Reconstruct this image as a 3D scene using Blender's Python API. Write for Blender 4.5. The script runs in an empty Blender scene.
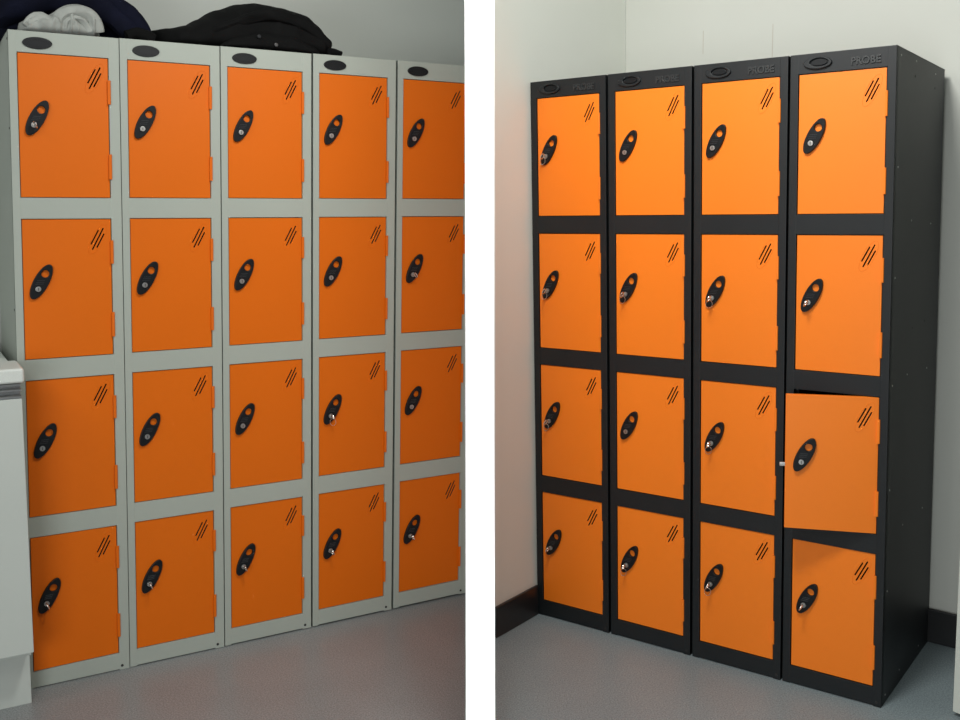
import bpy, bmesh, math, random
from mathutils import Vector, Matrix, noise
random.seed(4)
S = bpy.context.scene
COL = S.collection
PI = math.pi

# ------------------------------------------------------------------ materials
def mat(name, col, rough=.5, metal=0., spec=.5, bump=0., bscale=300., var=0., vscale=8., speck=0., sscale=600., rvar=0., coat=0., sheen=0.):
    m = bpy.data.materials.new(name); m.use_nodes = True
    nt = m.node_tree; N = nt.nodes; Lk = nt.links
    b = N['Principled BSDF']
    b.inputs['Roughness'].default_value = rough
    b.inputs['Metallic'].default_value = metal
    b.inputs['Specular IOR Level'].default_value = spec
    b.inputs['Coat Weight'].default_value = coat
    b.inputs['Sheen Weight'].default_value = sheen
    tc = N.new('ShaderNodeTexCoord')
    def nz(scale, detail=3.):
        n = N.new('ShaderNodeTexNoise'); n.inputs['Scale'].default_value = scale; n.inputs['Detail'].default_value = detail
        Lk.new(tc.outputs['Object'], n.inputs['Vector']); return n
    rgb = N.new('ShaderNodeRGB'); rgb.outputs[0].default_value = (*col, 1)
    out = rgb.outputs[0]
    for amt, sc in ((var, vscale), (speck, sscale)):
        if amt > 0:
            n = nz(sc, 4. if sc < 100 else 1.)
            r = N.new('ShaderNodeMapRange'); r.inputs[1].default_value = .3; r.inputs[2].default_value = .7
            r.inputs[3].default_value = 1-amt; r.inputs[4].default_value = 1+amt
            Lk.new(n.outputs['Fac'], r.inputs[0])
            mx = N.new('ShaderNodeVectorMath'); mx.operation = 'SCALE'
            Lk.new(out, mx.inputs[0]); Lk.new(r.outputs[0], mx.inputs['Scale']); out = mx.outputs[0]
    Lk.new(out, b.inputs['Base Color'])
    if rvar > 0:
        n = nz(25.); r = N.new('ShaderNodeMapRange'); r.inputs[3].default_value = rough-rvar; r.inputs[4].default_value = rough+rvar
        Lk.new(n.outputs['Fac'], r.inputs[0]); Lk.new(r.outputs[0], b.inputs['Roughness'])
    if bump > 0:
        n = nz(bscale, 2.); bp = N.new('ShaderNodeBump'); bp.inputs['Strength'].default_value = bump; bp.inputs['Distance'].default_value = .001
        Lk.new(n.outputs['Fac'], bp.inputs['Height']); Lk.new(bp.outputs[0], b.inputs['Normal'])
    return m

M = {
 'orange':   mat('orange_powder_coat', (.66, .132, .002), .45, spec=.25, bump=.12, bscale=700, var=.02, vscale=3),
 'orange_r': mat('bright_orange_powder_coat', (.90, .213, .010), .45, spec=.42, bump=.12, bscale=700, var=.02, vscale=3),
 'grey':     mat('light_grey_powder_coat', (.355, .393, .348), .5, spec=.3, bump=.1, bscale=700, var=.02, vscale=4),
 'black':    mat('charcoal_powder_coat', (.0075, .010, .0115), .5, spec=.42, bump=.15, bscale=600, var=.08, vscale=6),
 'lettering':mat('charcoal_raised_lettering', (.020, .023, .024), .42),
 'plastic':  mat('black_plastic', (.006, .0075, .009), .42, spec=.28, var=.05, vscale=60),
 'recess':   mat('black_plastic_ridge', (.03, .034, .038), .35),
 'steel':    mat('bright_steel', (.75, .74, .70), .25, metal=1.),
 'dull':     mat('dull_zinc', (.55, .55, .53), .38, metal=1.),
 'keyway_slot_shade':   mat('dark_keyway_slot_shade', (.02, .02, .02), .6),
 'cabinet':  mat('pale_grey_laminate', (.50, .54, .50), .5, var=.015, vscale=5),
 'worktop':  mat('pale_grey_worktop', (.62, .66, .62), .35, var=.02, vscale=10, speck=.05, sscale=400),
 'rail':     mat('brushed_aluminium', (.62, .63, .62), .28, metal=1.),
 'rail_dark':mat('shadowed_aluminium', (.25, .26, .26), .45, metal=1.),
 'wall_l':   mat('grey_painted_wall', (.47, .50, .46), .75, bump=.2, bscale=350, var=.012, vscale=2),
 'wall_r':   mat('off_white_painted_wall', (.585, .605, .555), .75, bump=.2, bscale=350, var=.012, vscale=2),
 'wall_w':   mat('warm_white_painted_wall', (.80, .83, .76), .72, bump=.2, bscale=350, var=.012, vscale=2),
 'white':    mat('gap_wall_white', (.95, .95, .95), .55),
 'doorw':    mat('white_door_paint', (.62, .66, .60), .5),
 'skirt':    mat('black_vinyl_skirting', (.016, .017, .018), .35, var=.1, vscale=12),
 'floor_l':  mat('grey_vinyl_floor', (.222, .240, .243), .34, bump=.25, bscale=260, var=.04, vscale=5, speck=.3, sscale=220, rvar=.06),
 'floor_r':  mat('blue_grey_vinyl_floor', (.215, .265, .282), .42, bump=.25, bscale=260, var=.04, vscale=5, speck=.3, sscale=220, rvar=.06),
 'navy':     mat('navy_cloth', (.0035, .0045, .0125), .85, spec=.12, bump=.6, bscale=500, var=.3, vscale=14),
 'blackc':   mat('black_cloth', (.0042, .0044, .0044), .9, spec=.12, bump=.6, bscale=500, var=.25, vscale=14),
 'greyc':    mat('grey_sweatshirt_jersey', (.33, .35, .325), .95, bump=.5, bscale=450, var=.10, vscale=30, spec=.2),
 'pewter':   mat('dark_pewter', (.10, .10, .10), .4, metal=1.),
 'crack':    mat('wall_hairline_crack', (.50, .47, .41), .9),
}

# ------------------------------------------------------------------ mesh helpers
class MB:
    def __init__(s): s.bm = bmesh.new(); s.mats = []
    def mi(s, m):
        if m not in s.mats: s.mats.append(m)
        return s.mats.index(m)
    def _set(s, geom, m):
        i = s.mi(m)
        for f in geom: f.material_index = i
    def box(s, x0, x1, y0, y1, z0, z1, m, bev=0., seg=2):
        b2 = bmesh.new()
        bmesh.ops.create_cube(b2, size=1.)
        for v in b2.verts:
            v.co = Vector(((x0+x1)/2+v.co.x*(x1-x0), (y0+y1)/2+v.co.y*(y1-y0), (z0+z1)/2+v.co.z*(z1-z0)))
        if bev > 0:
            bmesh.ops.bevel(b2, geom=b2.edges[:], offset=bev, segments=seg, affect='EDGES', profile=.5)
        s.add(b2, m)
    def add(s, b2, m, mtx=None):
        if mtx is not None: b2.transform(mtx)
        i = s.mi(m)
        for f in b2.faces: f.material_index = i
        me = bpy.data.meshes.new('t'); b2.to_mesh(me); b2.free()
        s.bm.from_mesh(me); bpy.data.meshes.remove(me)
    def addraw(s, me, mats):
        b2 = bmesh.new(); b2.from_mesh(me); ids = [s.mi(m) for m in mats]
        for f in b2.faces: f.material_index = ids[min(f.material_index, len(ids)-1)]
        t = bpy.data.meshes.new('t'); b2.to_mesh(t); b2.free(); s.bm.from_mesh(t); bpy.data.meshes.remove(t)
    def addmesh(s, me, m, mtx=None):
        b2 = bmesh.new(); b2.from_mesh(me); s.add(b2, m, mtx)
    def cyl(s, c, axis, r, h, m, seg=24, r2=None, bev=0.):
        b2 = bmesh.new()
        bmesh.ops.create_cone(b2, cap_ends=True, segments=seg, radius1=r, radius2=r if r2 is None else r2, depth=h)
        if bev > 0:
            es = [e for e in b2.edges if e.calc_face_angle(0) > .8]
            bmesh.ops.bevel(b2, geom=es, offset=bev, segments=2, affect='EDGES', profile=.5)
        q = Vector((0, 0, 1)).rotation_difference(Vector(axis).normalized()).to_matrix().to_4x4()
        s.add(b2, m, Matrix.Translation(Vector(c)) @ q)
    def tube(s, pts, r, m, closed=False, seg=8):
        b2 = bmesh.new(); rings = []; n = len(pts); P = [Vector(p) for p in pts]
        for i, p in enumerate(P):
            a = P[(i-1) % n] if (closed or i > 0) else p
            b = P[(i+1) % n] if (closed or i < n-1) else p
            t = (b-a).normalized()
            u = t.cross(Vector((0, 1, 0)))
            if u.length < .1: u = t.cross(Vector((1, 0, 0)))
            u.normalize(); w = t.cross(u)
            rings.append([b2.verts.new(p+(u*math.cos(2*PI*k/seg)+w*math.sin(2*PI*k/seg))*r) for k in range(seg)])
        for i in range(n if closed else n-1):
            A, B = rings[i], rings[(i+1) % n]
            for k in range(seg): b2.faces.new((A[k], A[(k+1) % seg], B[(k+1) % seg], B[k]))
        if not closed:
            b2.faces.new(rings[0][::-1]); b2.faces.new(rings[-1])
        bmesh.ops.recalc_face_normals(b2, faces=b2.faces[:])
        s.add(b2, m)
    def warp(s, f):
        for v in s.bm.verts: v.co = Vector(f(v.co))
        return s
    def build(s, name, parent=None, smooth=True):
        me = bpy.data.meshes.new(name); s.bm.normal_update(); s.bm.to_mesh(me); s.bm.free()
        for m in s.mats: me.materials.append(M[m])
        if smooth:
            me.polygons.foreach_set('use_smooth', [True]*len(me.polygons))
            me.set_sharp_from_angle(angle=math.radians(32))
        o = bpy.data.objects.new(name, me); COL.objects.link(o)
        if smooth and name not in ('tmp', 'cut'):
            wn = o.modifiers.new('weighted', 'WEIGHTED_NORMAL'); wn.keep_sharp = True; wn.weight = 100
        if parent: o.parent = parent
        return o

def thing(name, label, cat, group=None, loc=(0, 0, 0), rz=0.):
    o = bpy.data.objects.new(name, None); COL.objects.link(o)
    o.empty_display_size = .05; o.location = loc; o.rotation_euler = (0, 0, rz)
    tag(o, label, cat, group); return o
def tag(o, label, cat, group=None):
    o['label'] = label; o['category'] = cat
    if group: o['group'] = group
    return o
def struct(o): o['kind'] = 'structure'; return o
def copytree(o, parent=None):
    c = o.copy(); COL.objects.link(c)
    if parent: c.parent = parent
    for ch in [x for x in COL.objects if x.parent is o]: copytree(ch, c)
    return c

def curve_mesh(loops, ext, bev, res=2):
    """flat shape with holes, extruded, standing in the XZ plane, front towards -Y"""
    cu = bpy.data.curves.new('c', 'CURVE'); cu.dimensions = '2D'; cu.fill_mode = 'BOTH'
    cu.extrude = ext; cu.bevel_depth = bev; cu.bevel_resolution = res; cu.offset = -bev
    for L in loops:
        sp = cu.splines.new('POLY'); sp.points.add(len(L)-1); sp.use_cyclic_u = True
        for i, (x, z) in enumerate(L): sp.points[i].co = (x, z, 0, 1)
    o = bpy.data.objects.new('c', cu); COL.objects.link(o)
    bpy.context.view_layer.update()
    me = bpy.data.meshes.new_from_object(o.evaluated_get(bpy.context.evaluated_depsgraph_get()))
    bpy.data.objects.remove(o); bpy.data.curves.remove(cu)
    me.transform(Matrix.Rotation(PI/2, 4, 'X')); me.update()
    return me

# ------------------------------------------------------------------ the two bays
CAMH = 1.4193
class Bay:
    def __init__(s, org, rz, ax, ay): s.o = Vector(org); s.rz = rz; s.ax = ax; s.ay = ay
    def lean(s, v): return (v[0]+s.ax*v[2], v[1]+s.ay*v[2], v[2])     # the cabinets lean a hair
    def w(s, X, d, h=0., lean=True):
        v = Vector(s.lean((X, d, h)) if lean else (X, d, h))
        return s.o+Matrix.Rotation(s.rz, 3, 'Z') @ v
BL = Bay((-1.3853, 2.9083, 0), .5271, .0217, -.0057)
BR = Bay((.20554, 3.4820, 0), -.6391, -.0082, -.0135)

def ellipse(cx, cz, A, B, phi, n=48, p=1.):
    out = []
    for i in range(n):
        t = 2*PI*i/n; u = A*math.cos(t); v = B*math.copysign(abs(math.sin(t))**p, math.sin(t))
        out.append((cx+u*math.sin(phi)+v*math.cos(phi), cz+u*math.cos(phi)-v*math.sin(phi)))
    return out

def slot(x0, z0, x1, z1, w):
    a = Vector((x0, z0)); b = Vector((x1, z1)); t = (b-a).normalized(); n = Vector((-t.y, t.x))*w/2
    pts = []
    for c, s in ((b, 1), (a, -1)):
        for k in range(7):
            th = -PI/2+PI*k/6
            pts.append(c+(n*math.sin(-th)*s + t*s*math.cos(th)*w/2))
    return [tuple(p) for p in pts]

class Design:  # all measures of one kind of cabinet
    pass
DL = Design(); DL.W = .305; DL.H = 1.9665; DL.D = .50; DL.x0 = .0225; DL.x1 = .2735; DL.z0 = .055; DL.pitch = .478; DL.dh = .4165
DL.body = 'grey'; DL.door = 'orange'; DL.k = 1.; DL.gap = .0008; DL.bev = .0018; DL.bay = BL; DL.badge = (.0775, 1.9335); DL.lock = (.0500, .231)
DR = Design(); DR.W = .2982; DR.H = 1.884; DR.D = .575; DR.x0 = .0258; DR.x1 = .2695; DR.z0 = .057; DR.pitch = .4573; DR.dh = .3995
DR.body = 'black'; DR.door = 'orange_r'; DR.k = .97; DR.gap = .0015; DR.bev = .0024; DR.bay = BR; DR.badge = (.081, 1.8555); DR.lock = (.0488, .223)
FR = .004   # door front stands this far behind the frame's face

def door_mesh(D, name, parent, open_deg=0., shift=0., extra=0.):
    """door leaf in cabinet coordinates at the bottom compartment, with slots cut through and a raised rim round them"""
    W = D.x1-D.x0; g = .0016
    dx0, dx1, dz0, dz1 = D.x0+g-extra, D.x1-g, D.z0+g, D.z0+D.dh-g
    mb = MB(); mb.box(dx0, dx1, FR, FR+.016, dz0, dz1, D.door, bev=.0012)
    o = mb.build('tmp')
    k = D.k; X1, Z1 = D.x1, D.z0+D.dh
    cutm = MB()
    for a, b, c, d in ((-.038, -.036, -.059, -.076), (-.024, -.030, -.055, -.092), (-.022, -.047, -.042, -.086)):
        me = curve_mesh([slot(X1+a*k, Z1+b*k, X1+c*k, Z1+d*k, .0042)], .03, 0)
        cutm.addmesh(me, 'keyway_slot_shade'); bpy.data.meshes.remove(me)  # slot walls coloured dark to stand for the shade inside them
    bmesh.ops.recalc_face_normals(cutm.bm, faces=cutm.bm.faces[:])
    bmesh.ops.remove_doubles(cutm.bm, verts=cutm.bm.verts[:], dist=1e-6)
    bmesh.ops.recalc_face_normals(cutm.bm, faces=cutm.bm.faces[:])
    c = cutm.build('cut', smooth=False)
    md = o.modifiers.new('b', 'BOOLEAN'); md.object = c; md.operation = 'DIFFERENCE'; md.solver = 'EXACT'; md.material_mode = 'TRANSFER'
    bpy.context.view_layer.update()
    me = bpy.data.meshes.new_from_object(o.evaluated_get(bpy.context.evaluated_depsgraph_get()))
    bpy.data.objects.remove(o); bpy.data.objects.remove(c)
    mb = MB(); mb.addraw(me, [('keyway_slot_shade' if m.name.startswith('dark_keyway_slot_shade') else D.door) for m in me.materials])
    ov = ellipse(X1-.0405*k, Z1-.062*k, .049*k, .0165*k, math.radians(27), 40)
    mb.tube([(x, FR+.0003, z) for x, z in ov], .0011, D.door, closed=True, seg=6)
    # folded return of the leaf on the lock side
    mb.box(dx0+.001, dx0+.003, FR+.014, FR+.024, dz0+.01, dz1-.01, D.door)
    piv = Vector((D.x1-.001, FR+.001, 0)); Rm = Matrix.Rotation(math.radians(open_deg), 3, 'Z')
    def W_(v):
        v = Vector(v)
        if open_deg: v = piv+Rm @ (v-piv)
        return D.bay.lean(v)
    door = mb.warp(W_).build(name, parent)
    # lock plate
    cx, cz = D.x0+D.lock[0]-extra*.5, D.z0+D.lock[1]
    th = math.radians(27.8); hx, hz = cx+.0112*k, cz+.0235*k
    me = curve_mesh([ellipse(cx, cz, .0565*k, .0212*k, th, 64, 1.0), ellipse(hx, hz, .0112*k, .0112*k, 0, 32)], .0035, .0016)
    mb = MB(); mb.addmesh(me, 'plastic', Matrix.Translation((0, FR-.0042, 0)))
    for j in range(3):
        zz = cz+.004*k-j*.0052*k; xx = cx-.001-j*.0022
        mb.box(xx-.011*k, xx+.011*k, FR-.0100, FR-.0088, zz-.0008, zz+.0008, 'recess', bev=.0003, seg=1)
    mb.warp(W_).build('lock_plate', door)
    bx, bz = cx-.0092*k, cz-.0212*k
    mb = MB(); mb.cyl((bx, FR-.0095, bz), (0, 1, 0), .0078*k, .008, 'dull', 28, bev=.0008)
    mb.box(bx-.0008, bx+.0008, FR-.0142, FR-.013, bz-.0042, bz+.0042, 'keyway_slot_shade')
    mb.warp(W_).build('lock_barrel', door)
    for za, zb in ((Z1-.137*k, Z1-.066*k), (D.z0+.056*k, D.z0+.131*k)):
        mb = MB()
        mb.box(D.x1-.0045, D.x1-.0008, -.004, FR+.004, za, zb, D.door, bev=.0008)
        mb.cyl((D.x1+.0012, -.0016, (za+zb)/2), (0, 0, 1), .0034, zb-za, D.door, 14, bev=.0006)
        mb.warp(D.bay.lean).build('hinge', door)
    lockpos = Vector(W_((bx, FR-.013, bz)))
    return door, lockpos

def carcass(D, parent, wid):
    x0 = D.gap; x1 = wid-D.gap; H = D.H; m = D.body; t = .0012; b = D.bev
    mb = MB()
    # side, back, top and bottom sheets
    mb.box(x0, x0+.002, .003, D.D, .0, H-.001, m); mb.box(x1-.002, x1, .003, D.D, .0, H-.001, m)
    mb.box(x0, x1, D.D-.002, D.D, .0, H-.001, m)
    mb.box(x0, x1, .002, D.D, H-.003, H, m); 
    for i in range(4): mb.box(x0+.002, x1-.002, .012, D.D-.002, D.z0-.008+i*D.pitch, D.z0-.006+i*D.pitch, m)
    # front frame: stiles run full height, rails between them
    mb.box(x0, D.x0, 0, .022, 0, H, m, bev=b); mb.box(D.x1, x1, 0, .022, 0, H, m, bev=b)
    e = .0006
    zs = [0]+[v for i in range(4) for v in (D.z0+i*D.pitch, D.z0+i*D.pitch+D.dh)]+[H]
    for i in range(0, 10, 2):
        mb.box(D.x0-.004, D.x1+.004, e, .020, zs[i]+(.0025 if i == 0 else 0), zs[i+1], m, bev=.0012)
    # door rebate lip behind each opening
    for i in range(4):
        a, c = D.z0+i*D.pitch, D.z0+i*D.pitch+D.dh
        mb.box(D.x0-.002, D.x0+.008, .0225, .024, a, c, m); mb.box(D.x1-.006, D.x1+.002, .0225, .024, a, c, m)
    mb.warp(D.bay.lean)
    return mb.build('carcass', parent)

def badge(D, parent):
    cx, cz = D.badge; k = D.k
    mb = MB()
    if D.body == 'grey':
        me = curve_mesh([ellipse(cx, cz, .040, .0168, PI/2, 56)], .0016, .0012)
        mb.addmesh(me, 'plastic', Matrix.Translation((0, -.0012, 0)))
        me = curve_mesh([ellipse(cx, cz, .030, .0105, PI/2, 48), ellipse(cx, cz, .0285, .0092, PI/2, 48)], .0004, 0)
        mb.addmesh(me, 'plastic', Matrix.Translation((0, -.0042, 0)))
    else:
        me = curve_mesh([ellipse(cx, cz, .040, .0172, PI/2, 56), ellipse(cx+.004, cz+.0015, .026, .0115, PI/2, 48)], .0022, .0020)
        mb.addmesh(me, 'black', Matrix.Translation((0, -.0020, 0)))
        me = curve_mesh([ellipse(cx+.004, cz+.0015, .0225, .009, PI/2, 48)], .0010, .0010)
        mb.addmesh(me, 'plastic', Matrix.Translation((0, -.0010, 0)))
    mb.warp(D.bay.lean); return mb.build('badge', parent)

def lettering(D, parent):
    cu = bpy.data.curves.new('t', 'FONT'); cu.body = 'PROBE'; cu.size = .031; cu.extrude = .0010; cu.bevel_depth = .0007; cu.space_character = 1.0
    cu.offset = .0006
    o = bpy.data.objects.new('t', cu); COL.objects.link(o); bpy.context.view_layer.update()
    me = bpy.data.meshes.new_from_object(o.evaluated_get(bpy.context.evaluated_depsgraph_get()))
    bpy.data.objects.remove(o)
    xs = [v.co.x for v in me.vertices]; sc = .080/(max(xs)-min(xs))
    me.transform(Matrix.Translation((.173, -.0005, 1.8425)) @ Matrix.Rotation(PI/2, 4, 'X') @ Matrix.Diagonal((sc, .92, 1, 1)) @ Matrix.Translation((-min(xs), 0, 0)))
    mb = MB(); mb.addmesh(me, 'lettering'); mb.warp(D.bay.lean); return mb.build('embossed_lettering', parent)

ORD = ['top', 'second', 'third', 'bottom']
def make_run(D, labels, offs, group, wid, locks, special):
    # one cabinet with its doors, then copies
    bay = D.bay
    root = thing('locker', labels[0], 'locker', group, bay.w(offs[0], 0), bay.rz)
    carcass(D, root, wid[0]); badge(D, root)
    if D is DR: lettering(D, root)
    mb = MB(); mb.cyl((.2815 if D is DL else .2815, -.0001, .014), (0, 1, 0), .0042, .002, 'keyway_slot_shade', 16)
    mb.box(.2735, wid[0]-.0014, -.0008, .004, .0008, .004, D.body); mb.warp(bay.lean).build('levelling_screw', root)
    door, lp = door_mesh(D, 'door', root)
    for i in (1, 2, 3):
        c = copytree(door, root); z = i*D.pitch
        c.location = (bay.ax*z, bay.ay*z, z)
    roots = [root]
    for n in range(1, len(labels)):
        r = copytree(root); r['label'] = labels[n]; r.location = bay.w(offs[n], 0); roots.append(r)
        if D is DL: r.location.z = liftL[n]
    # doors left ajar
    lps = {}
    for n in range(len(labels)):
        for i in range(4): lps[(n, i)] = lp+Vector(bay.lean((0, 0, i*D.pitch)))
    for (n, i), (deg, ex) in special.items():
        old = [o for o in COL.objects if o.parent is roots[n] and o.name.startswith('door')]
        old.sort(key=lambda o: o.location.z); z = i*D.pitch
        for ch in [x for x in COL.objects if x.parent is old[i]]: bpy.data.objects.remove(ch)
        bpy.data.objects.remove(old[i])
        nd, l2 = door_mesh(D, 'door', roots[n], deg, 0, ex); nd.location = (bay.ax*z, bay.ay*z, z)
        nd['label'] = 'orange door standing ajar'
        lps[(n, i)] = l2+Vector(bay.lean((0, 0, z)))
    rot = Matrix.Rotation(bay.rz, 3, 'Z')
    return roots, {k: roots[k[0]].location+rot @ v for k, v in lps.items()}

# ------------------------------------------------------------------ left bay: five grey lockers
pl = ['light grey locker with orange doors beside the base cabinet, first of its row',
      'second light grey locker from the base cabinet, below the navy jacket and black coat',
      'middle locker of the light grey row, under the black coat',
      'fourth light grey locker from the base cabinet, under the right end of the black coat',
      'light grey locker at the far right end of the row, against the added white gap wall']
offL = [-.002, .303, .609, .9185, 1.2295]
liftL = [0, .001, .002, .003, .004]
gl, keysL = make_run(DL, pl, offL, 'light grey lockers with orange doors', [.305]*5, None, {(0, 0): (1.6, .0)})

# ------------------------------------------------------------------ right bay: four charcoal lockers
pr = ['charcoal locker with orange doors against the side wall, leftmost of the charcoal row',
      'second charcoal locker from the side wall, with a wide dark gap on its right',
      'third charcoal locker from the side wall, left of the one with its door ajar',
      'charcoal locker at the right end with its third orange door hanging open']
offR = [-.005, .2962, .5965, .8948]
gr, keysR = make_run(DR, pr, offR, 'charcoal lockers with orange doors', [.2955]*4, None, {(3, 1): (22., .012)})
# rivets on the exposed side of the end locker
wx = .2955-DR.gap
for d, h in ((.0466, 1.8621), (.2136, 1.866), (.4518, 1.8560), (.0395, 1.5579), (.2052, 1.4099), (.4428, 1.3997), (.0373, 1.2503), (.2007, .9559),
             (.0375, .9439), (.445, .9453), (.0357, .6409), (.4387, .4927), (.195, .4987), (.0361, .341), (.4383, .0321), (.1995, .0412), (.0429, .024)):
    mb = MB(); mb.cyl((wx+.0004, d, h), (1, 0, 0), .0032, .0014, 'dull', 14, r2=.0018); mb.warp(BR.lean).build('rivet', gr[3])
for d, h in ((.2067, 1.8232), (.4506, 1.8138), (.2516, 1.09), (.40, 1.1)):
    mb = MB(); mb.cyl((wx+.0002, d, h), (1, 0, 0), .0036, .0010, 'keyway_slot_shade', 14); o = mb.warp(BR.lean).build('bolt_hole', gr[3])
# screw heads on the visible side of the first grey locker
for h in (1.945, 1.69, 1.16):
    mb = MB(); mb.cyl((DL.gap-.0004, .028, h), (-1, 0, 0), .0035, .0014, 'keyway_slot_shade', 14); mb.warp(BL.lean).build('side_screw', gl[0])
# latch bolt of the ajar door
mb = MB(); mb.box(.000, .026, .012, .020, .240, .252, 'dull', bev=.002)
ajar = [o for o in COL.objects if o.parent is gr[3] and o.get('label')][0]
piv = Vector((DR.x1-.001, FR+.001, 0)); Rm = Matrix.Rotation(math.radians(22), 3, 'Z')
mb.warp(lambda v: DR.bay.lean(piv+Rm @ (Vector(v)-piv))).build('latch_bolt', ajar)

# ------------------------------------------------------------------ keys in the locks
def key(bay, pos, label, style, side):
    """style: 0 short stub with loop, 1 loop with dangling ring; side: sign of the turn"""
    o = thing('key', label, 'key', 'keys left in the locker locks', pos, bay.rz)
    mb = MB(); mb.box(-.0009, .0009, -.012, .002, -.0035, .0035, 'steel', bev=.0003, seg=1)
    cy = -.0185; pts = [(0, cy+.0085*math.cos(2*PI*i/20), .0095*math.sin(2*PI*i/20)-.001) for i in range(20)]
    mb.tube(pts, .0021, 'steel', closed=True, seg=6)
    mb.warp(lambda v: Matrix.Rotation(math.radians(25*side), 3, 'Y') @ Vector(v)); mb.build('key_blade', o)
    if style:
        c = Vector((.002*side, -.021, -.0175))
        mb = MB(); mb.tube([c+Vector((.0105*math.cos(2*PI*i/24), .003*math.sin(2*PI*i/24), .0115*math.sin(2*PI*i/24))) for i in range(24)], .0008, 'steel', closed=True, seg=6)
        mb.build('split_ring', o)
    return o
NL = ['leftmost grey locker', 'second grey locker', 'middle grey locker', 'fourth grey locker', 'rightmost grey locker']
NR = ['leftmost charcoal locker', 'second charcoal locker', 'third charcoal locker', 'rightmost charcoal locker']
DN = {3: 'top door', 2: 'second door down', 1: 'third door down', 0: 'bottom door'}
for n, i, st in ((0, 3, 0), (0, 0, 0), (1, 0, 0), (2, 0, 0), (3, 1, 1), (3, 0, 0), (4, 2, 0), (4, 0, 0)):
    key(BL, keysL[(n, i)], 'steel key %s %s of the %s' % ('and ring in' if st else 'in', DN[i], NL[n]), st, -1)
for n, i, st in ((0, 3, 1), (0, 2, 1), (0, 1, 1), (0, 0, 0), (1, 2, 1), (1, 0, 1), (2, 2, 1), (2, 1, 1), (2, 0, 1), (3, 2, 0), (3, 0, 0)):
    key(BR, keysR[(n, i)], 'steel key %s %s of the %s' % ('and ring in' if st else 'in', DN[i], NR[n]), st, 1)

# ------------------------------------------------------------------ clothes on top of the grey lockers
def smooth_profile(pts, n):
    """Catmull-like resample of (X, height) points"""
    xs = [p[0] for p in pts]; out = []
    for i in range(n+1):
        x = xs[0]+(xs[-1]-xs[0])*i/n
        j = max(k for k in range(len(xs)-1) if xs[k] <= x+1e-9)
        t = (x-xs[j])/(xs[j+1]-xs[j]); t = t*t*(3-2*t)*.5+t*.5
        out.append((x, pts[j][1]*(1-t)+pts[j+1][1]*t))
    return out
TOPZ = DL.H+.0008
def heap(name, m, prof, d0, d1, parent=None, n=110, nv=40, fold=.012, fs=9., seed=0., dirv=(1, .2, .4), power=.5):
    """a pile of cloth: profile of its crest along the row, rounded in depth, with soft folds"""
    P = smooth_profile(prof, n); bm = bmesh.new(); rows = []
    dv = Vector(dirv)
    for i, (x, h) in enumerate(P):
        h = max(h-DL.H, .002); row = []; e = min(i, n-i)/n
        shrink = min(1., (e*9)**.5) if e < 1/9 else 1.
        for j in range(nv+1):
            v = PI*j/nv
            d = (d0+d1)/2-(d1-d0)/2*math.cos(v)*shrink
            z = h*max(0, math.sin(v))**power
            q = Vector((x*fs*dv.x, d*fs*dv.y+seed, z*fs*dv.z+x*fs*.4))
            w = (noise.noise(q)+.5*noise.noise(q*2.3+Vector((3, 1, 7))))
            ridge = (1-abs(noise.noise(q*1.7+Vector((9, 4, 2)))))**3-.4
            s = math.sin(v)**.5 if 0 < j < nv else 0
            k = fold*s*min(1, h/.05)
            row.append(bm.verts.new((x, d-k*(ridge*1.2+w*.6)*max(0, math.cos(v)), DL.H+.001+max(0, z+k*(w*.35)*abs(math.sin(v))))))
        rows.append(row)
    for i in range(n):
        for j in range(nv):
            bm.faces.new((rows[i][j], rows[i+1][j], rows[i+1][j+1], rows[i][j+1]))
        bm.faces.new((rows[i][0], rows[i][nv], rows[i+1][nv], rows[i+1][0]))
    bm.faces.new(rows[0]); bm.faces.new(rows[-1][::-1])
    bmesh.ops.recalc_face_normals(bm, faces=bm.faces[:])
    mb = MB(); mb.add(bm, m); mb.warp(lambda v: BL.w(*v)); o = mb.build(name, parent)
    o.data.polygons.foreach_set('use_smooth', [True]*len(o.data.polygons))
    for a in [a for a in o.data.attributes if a.name == 'sharp_edge']: o.data.attributes.remove(a)
    return o
def roll(name, m, pts, rad, parent, seed=0., fold=.18, seg=20):
    """a rolled or folded strip of cloth following a path"""
    n = 60; P = []
    for i in range(n+1):
        t = i/n*(len(pts)-1); j = min(int(t), len(pts)-2); u = t-j
        p0, p1, p2, p3 = [Vector(pts[max(0, min(len(pts)-1, k))]) for k in (j-1, j, j+1, j+2)]
        P.append(.5*((2*p1)+(p2-p0)*u+(2*p0-5*p1+4*p2-p3)*u*u+(3*p1-p0-3*p2+p3)*u**3))
    bm = bmesh.new(); rows = []
    for i, p in enumerate(P):
        t = (P[min(n, i+1)]-P[max(0, i-1)]).normalized()
        u = t.cross(Vector((0, 1, 0))).normalized(); w = t.cross(u)
        e = min(i, n-i)/n; r = (rad if not callable(rad) else rad(i/n))*min(1, .25+(e*12)**.5)
        row = []
        for k in range(seg):
            a = 2*PI*k/seg; dirn = u*math.cos(a)+w*math.sin(a)
            f = 1+fold*noise.noise(p*22+dirn*1.6+Vector((seed, 0, 0)))+fold*.6*math.sin(a*3+i*.09+seed)
            q = p+dirn*r*f; q.z = max(q.z, TOPZ+.0003); row.append(bm.verts.new(q))
        rows.append(row)
    for i in range(n):
        for k in range(seg): bm.faces.new((rows[i][k], rows[i][(k+1) % seg], rows[i+1][(k+1) % seg], rows[i+1][k]))
    bm.faces.new(rows[0][::-1]); bm.faces.new(rows[-1]); bmesh.ops.recalc_face_normals(bm, faces=bm.faces[:])
    mb = MB(); mb.add(bm, m); mb.warp(lambda v: BL.w(*v)); o = mb.build(name, parent)
    return o

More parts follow.
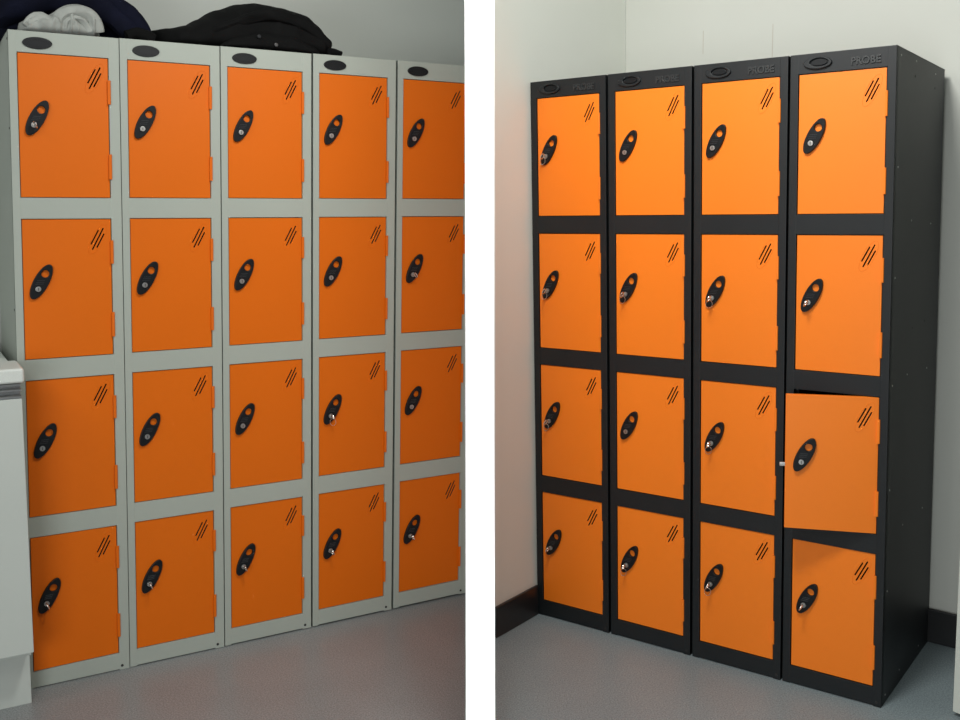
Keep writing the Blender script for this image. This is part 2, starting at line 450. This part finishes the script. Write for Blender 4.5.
coat = thing('coat', 'crumpled black coat lying across the middle grey lockers', 'coat', None, BL.w(.72, .2, DL.H), 0)
inv = None
def adopt(o, root):
    o.parent = root; o.matrix_parent_inverse = Matrix.Translation(-Vector(root.location)); return o
adopt(heap('coat_body', 'blackc', [(.424, 2.01), (.44, 2.026), (.482, 2.028), (.536, 2.045), (.578, 2.071), (.643, 2.107), (.71, 2.134), (.771, 2.144), (.846, 2.134), (.935, 2.120), (.96, 2.095), (.989, 2.061), (1.019, 2.013), (1.045, 1.975)], .03, .40, fold=.018, fs=8), coat)
def cz(x, d, z): return (x, d, z)
adopt(roll('coat_hood', 'blackc', [(.56, .055, 2.00), (.63, .045, 2.03), (.72, .040, 2.068), (.79, .036, 2.085), (.87, .040, 2.072), (.95, .045, 2.035), (1.00, .05, 1.995)], .017, None, 3.), coat)
adopt(heap('coat_lining', 'blackc', [(.60, 1.97), (.68, 2.01), (.76, 2.03), (.85, 2.025), (.93, 1.995), (.97, 1.972)], .010, .12, fold=.006, fs=14, seed=5.), coat)
adopt(roll('coat_cuff', 'blackc', [(.985, .03, 1.980), (1.01, .04, 1.982), (1.036, .05, 1.978)], .012, None, 6., fold=.1), coat)
for X, z in ((.738, 2.006), (.795, 1.984)):
    mb = MB(); mb.cyl(BL.w(X, .0075, z), (math.sin(.5271), -math.cos(.5271), 0), .0062, .004, 'plastic' if z > 2 else 'pewter', 18, bev=.001)
    adopt(mb.build('button'), coat)

coat.location.z += .0042
jk = thing('jacket', 'dark navy jacket with round metal snap, piled on the first grey locker', 'jacket', None, BL.w(.2, .25, DL.H), 0)
adopt(heap('jacket_body', 'navy', [(-.035, 2.04), (-.025, 2.10), (-.01, 2.13), (.06, 2.15), (.219, 2.165), (.30, 2.155), (.351, 2.127), (.380, 2.10), (.392, 2.07), (.397, 2.035), (.400, 1.99)], .15, .47, fold=.024, fs=8, seed=11.), jk)
adopt(roll('jacket_sleeve', 'navy', [(-.02, .16, 2.02), (.0, .14, 2.035), (.04, .12, 2.055), (.12, .11, 2.088), (.22, .11, 2.095), (.30, .105, 2.055), (.35, .10, 2.01), (.375, .10, 1.985)], lambda t: .040-.006*t, None, 8., fold=.14), jk)
adopt(roll('jacket_collar', 'navy', [(.20, .12, 2.11), (.27, .10, 2.105), (.33, .09, 2.075), (.375, .09, 2.035), (.395, .09, 1.995)], lambda t: .024, None, 2., fold=.16), jk)
adopt(roll('jacket_hem', 'blackc', [(.335, .065, 1.985), (.365, .065, 1.997), (.395, .065, 1.992), (.418, .07, 1.98)], .018, None, 2.5, fold=.15), jk)
mb = MB(); mb.cyl(BL.w(.006, .0985, 2.035), (math.sin(.5271), -math.cos(.5271), .25), .0065, .005, 'pewter', 20, bev=.001)
mb.cyl(BL.w(.006, .0960, 2.0355), (math.sin(.5271), -math.cos(.5271), .25), .003, .002, 'keyway_slot_shade', 14); adopt(mb.build('snap_button'), jk)

sw = thing('sweatshirt', 'bundled light grey sweatshirt tucked under the navy jacket', 'sweatshirt', None, BL.w(.15, .08, DL.H), 0)
adopt(heap('sweatshirt_body', 'greyc', [(.030, 1.972), (.036, 1.995), (.055, 2.012), (.087, 2.024), (.115, 2.034), (.148, 2.046), (.20, 2.054), (.232, 2.044), (.250, 2.022), (.258, 1.980)], .002, .135, fold=.042, fs=19, seed=2., dirv=(1, .5, .6)), sw)
adopt(roll('sweatshirt_sleeve', 'greyc', [(.135, .020, 1.985), (.140, .018, 2.015), (.165, .015, 2.033), (.20, .013, 2.036), (.232, .013, 2.020), (.245, .014, 1.992), (.248, .016, 1.980)], lambda t: .015+.006*math.sin(PI*t), None, 1., fold=.12), sw)
adopt(roll('sweatshirt_fold', 'greyc', [(.152, .012, 1.978), (.158, .009, 2.004), (.180, .007, 2.016), (.203, .007, 2.010), (.218, .009, 1.990), (.222, .010, 1.978)], .009, None, 7., fold=.25), sw)
adopt(roll('sweatshirt_cuff', 'greyc', [(.045, .016, 1.980), (.062, .014, 2.000), (.085, .014, 2.010), (.110, .014, 2.000), (.125, .016, 1.980)], .014, None, 4., fold=.2), sw)

# ------------------------------------------------------------------ base cabinet and worktop at the left edge
ZT = 1.014
cab = thing('base_cabinet', 'pale grey base cabinet with recessed metal handle rail beside the grey lockers', 'cabinet', None, BL.w(-.3, .1, 0), 0)
def cb(name, boxes, m=None):
    mb = MB()
    for x0, x1, y0, y1, z0, z1, mm, bv in boxes: mb.box(x0, x1, y0, y1, z0, z1, mm, bev=bv)
    mb.warp(lambda v: BL.w(v[0]+.005*v[2], v[1], v[2], False)); return adopt(mb.build(name), cab)
XR = .008
cb('cabinet_body', [(-.60, XR-.004, -.150, -.003, .17, ZT-.042, 'cabinet', .001), (-.60, -.006, -.004, .48, .17, ZT-.042, 'cabinet', .001)])
cb('cabinet_door', [(-.60, XR, -.190, -.152, .192, ZT-.085, 'cabinet', .002)])
cb('plinth', [(-.60, XR-.003, -.092, -.003, .0, .17, 'cabinet', .001), (-.60, -.006, -.004, .46, .0, .17, 'cabinet', .001)])
cb('handle_rail', [(-.60, XR-.001, -.184, -.155, ZT-.050, ZT-.044, 'rail', .001), (-.60, XR-.001, -.160, -.1505, ZT-.084, ZT-.044, 'rail_dark', .001),
                   (-.60, XR+.001, -.188, -.160, ZT-.064, ZT-.060, 'rail', .001), (-.60, XR, -.1905, -.156, ZT-.085, ZT-.078, 'rail', .0015)])
mb = MB(); mb.box(-.62, XR+.008, -.195, -.003, ZT-.042, ZT, 'worktop', bev=.008, seg=4); mb.box(-.612, -.009, -.15, .49, ZT-.041, ZT-.0003, 'worktop')
mb.warp(lambda v: BL.w(v[0]+.005*v[2], v[1], v[2], False)); tag(mb.build('worktop'), 'pale grey laminate worktop on the base cabinet with a rounded front edge', 'worktop')

# ------------------------------------------------------------------ the setting
def quadbox(name, pts, z0, z1, m, mm=None):
    """vertical prism over a plan outline"""
    bm = bmesh.new(); A = [bm.verts.new((p[0], p[1], z0)) for p in pts]; B = [bm.verts.new((p[0], p[1], z1)) for p in pts]
    n = len(pts); bm.faces.new(A[::-1]); bm.faces.new(B)
    for i in range(n): bm.faces.new((A[i], A[(i+1) % n], B[(i+1) % n], B[i]))
    bmesh.ops.recalc_face_normals(bm, faces=bm.faces[:])
    mb = MB(); mb.add(bm, m); return struct(mb.build(name, smooth=False))
PY0 = 2.40; PT = .0362
WH = 3.0
def plan(bay, pts): return [bay.w(x, d, 0)[:2] for x, d in pts]
quadbox('floor', [(-3.2, -1.2), (0, -1.2), (0, 5.0), (-3.2, 5.0)], -.05, 0, 'floor_l')
quadbox('floor', [(0, -1.2), (3.4, -1.2), (3.4, 5.0), (0, 5.0)], -.05, 0, 'floor_r')
pw = quadbox('wall_added_gap', [(-PT, PY0), (PT, PY0), (PT, 4.6), (-.010, 4.6), (-.010, PY0+.10), (-PT, PY0+.10)], 0, WH, 'white')  # added wall, stands in for the blank white gap between two views
for v in pw.data.vertices: v.co.x = v.co.x*(1.035-.04*v.co.z)+(-.0047+.0037*v.co.z)*(1 if v.co.y < PY0+.2 else 0)
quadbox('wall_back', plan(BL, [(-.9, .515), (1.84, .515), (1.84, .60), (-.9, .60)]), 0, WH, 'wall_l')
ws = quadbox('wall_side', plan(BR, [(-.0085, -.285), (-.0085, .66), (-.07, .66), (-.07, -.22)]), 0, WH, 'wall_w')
for v in ws.data.vertices:
    v.co.x += -.0082*v.co.z*math.cos(BR.rz); v.co.y += -.0082*v.co.z*math.sin(BR.rz)
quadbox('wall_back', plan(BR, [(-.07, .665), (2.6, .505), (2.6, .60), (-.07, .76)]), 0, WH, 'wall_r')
# skirting with a rounded top
def skirting(name, bay, p0, p1, h=.105, t=.012):
    a = Vector(p0); b = Vector(p1); u = (b-a); L = u.length; u.normalize()
    mb = MB(); mb.box(0, L, 0, t, 0, h, 'skirt', bev=.004, seg=3)
    n = Vector((-u.y, u.x))
    mb.warp(lambda v: bay.w(a.x+u.x*v[0]+n.x*v[1], a.y+u.y*v[0]+n.y*v[1], v[2], False))
    return struct(mb.build(name))
skirting('baseboard_side', BR, (.0035, -.262), (.0035, -.003), h=.109)
skirting('baseboard_back', BR, (2.5, .4985), (0.90, .5945), h=.115)
CR = ((.583, 1.965, 2.105), (.311, 2.03, 2.115))
# hairline marks in the back wall plaster
wb = [o for o in COL.objects if o.name.startswith('wall_back')][-1]
for X, z0, z1 in CR:
    dd = .665-(X+.07)*.16/2.67
    mb = MB(); mb.box(X-.0012, X+.0012, dd-.0006, dd+.002, z0, z1, 'crack'); mb.warp(lambda v: BR.w(v[0], v[1], v[2], False)); mb.build('hairline_crack', wb, smooth=False)
# open white door at the far right edge
dr = thing('door_1', 'edge of an open white door', 'door', None, (1.352, 2.74, 0), 0); del dr['label']; del dr['category']; struct(dr)
mb = MB(); mb.box(0, .76, -.02, .02, .012, 2.0, 'doorw', bev=.002)
th = math.radians(-58)
mb.warp(lambda v: (math.cos(th)*v[0]-math.sin(th)*v[1]+.012, math.sin(th)*v[0]+math.cos(th)*v[1], v[2])); o = mb.build('door_leaf', dr)

# ------------------------------------------------------------------ lights (a ceiling light per bay, plus added fills and strip beam)
def area(name, loc, target, sx, sy, power, col=(1, 1, 1), spread=180):
    l = bpy.data.lights.new(name, 'AREA'); l.shape = 'RECTANGLE'; l.size = sx; l.size_y = sy; l.energy = power; l.color = col; l.spread = math.radians(spread)
    o = bpy.data.objects.new(name, l); COL.objects.link(o); o.location = loc
    o.rotation_euler = (Vector(target)-Vector(loc)).to_track_quat('-Z', 'Y').to_euler(); return o
area('ceiling_light_and_fill', (-2.15, .85, 2.85), (-.9, 3.1, 1.0), .8, .8, 15, (1, .99, .95))
area('ceiling_light_and_fill', (.12, 1.88, 2.80), (.60, 3.1, 1.3), .40, .40, 38, (1, .99, .95))
area('ceiling_light_and_fill', (-.55, -.10, 2.85), (-.1, 3.0, .9), 1.2, .8, 14, (1, .99, .96))  # added overhead fill shared by both bays, no panel known here
area('added_low_fill', (-1.05, -.9, 1.0), (-.8, 3.2, .3), 1.5, 1.2, 44, (.97, .99, 1))  # added low fill to lift the lower doors, no window known
area('added_gap_beam', (-.002, .86, 2.74), (-.002, PY0, 1.2), .030, 2.4, 22, (1, 1, 1), 1)  # added narrow beam that whitens only the gap wall's end, no real lamp
w = bpy.data.worlds.new('World'); S.world = w; w.use_nodes = True
bg = w.node_tree.nodes['Background']; bg.inputs[0].default_value = (.92, .97, 1, 1); bg.inputs[1].default_value = .08

# ------------------------------------------------------------------ camera
cam = bpy.data.cameras.new('camera'); co = bpy.data.objects.new('camera', cam); COL.objects.link(co); S.camera = co
cam.sensor_width = 36; cam.lens = 998.3/960*36; cam.shift_y = (321.1-360)/960
pitch, roll_ = .1015, -.005
Rx = Matrix(((1, 0, 0), (0, math.cos(pitch), -math.sin(pitch)), (0, math.sin(pitch), math.cos(pitch))))
Rz = Matrix(((math.cos(roll_), -math.sin(roll_), 0), (math.sin(roll_), math.cos(roll_), 0), (0, 0, 1)))
RC = Rz @ Rx
def b_(v): return Vector((v[0], v[2], -v[1]))
ax_, ay_, az_ = b_(RC[0]), -b_(RC[1]), -b_(RC[2])
mw = Matrix((ax_, ay_, az_)).transposed().to_4x4(); mw.translation = Vector((0, 0, CAMH)); co.matrix_world = mw
S.view_settings.view_transform = 'Standard'; S.view_settings.look = 'None'; S.view_settings.exposure = 0; S.view_settings.gamma = 1
S.view_settings.use_curve_mapping = False
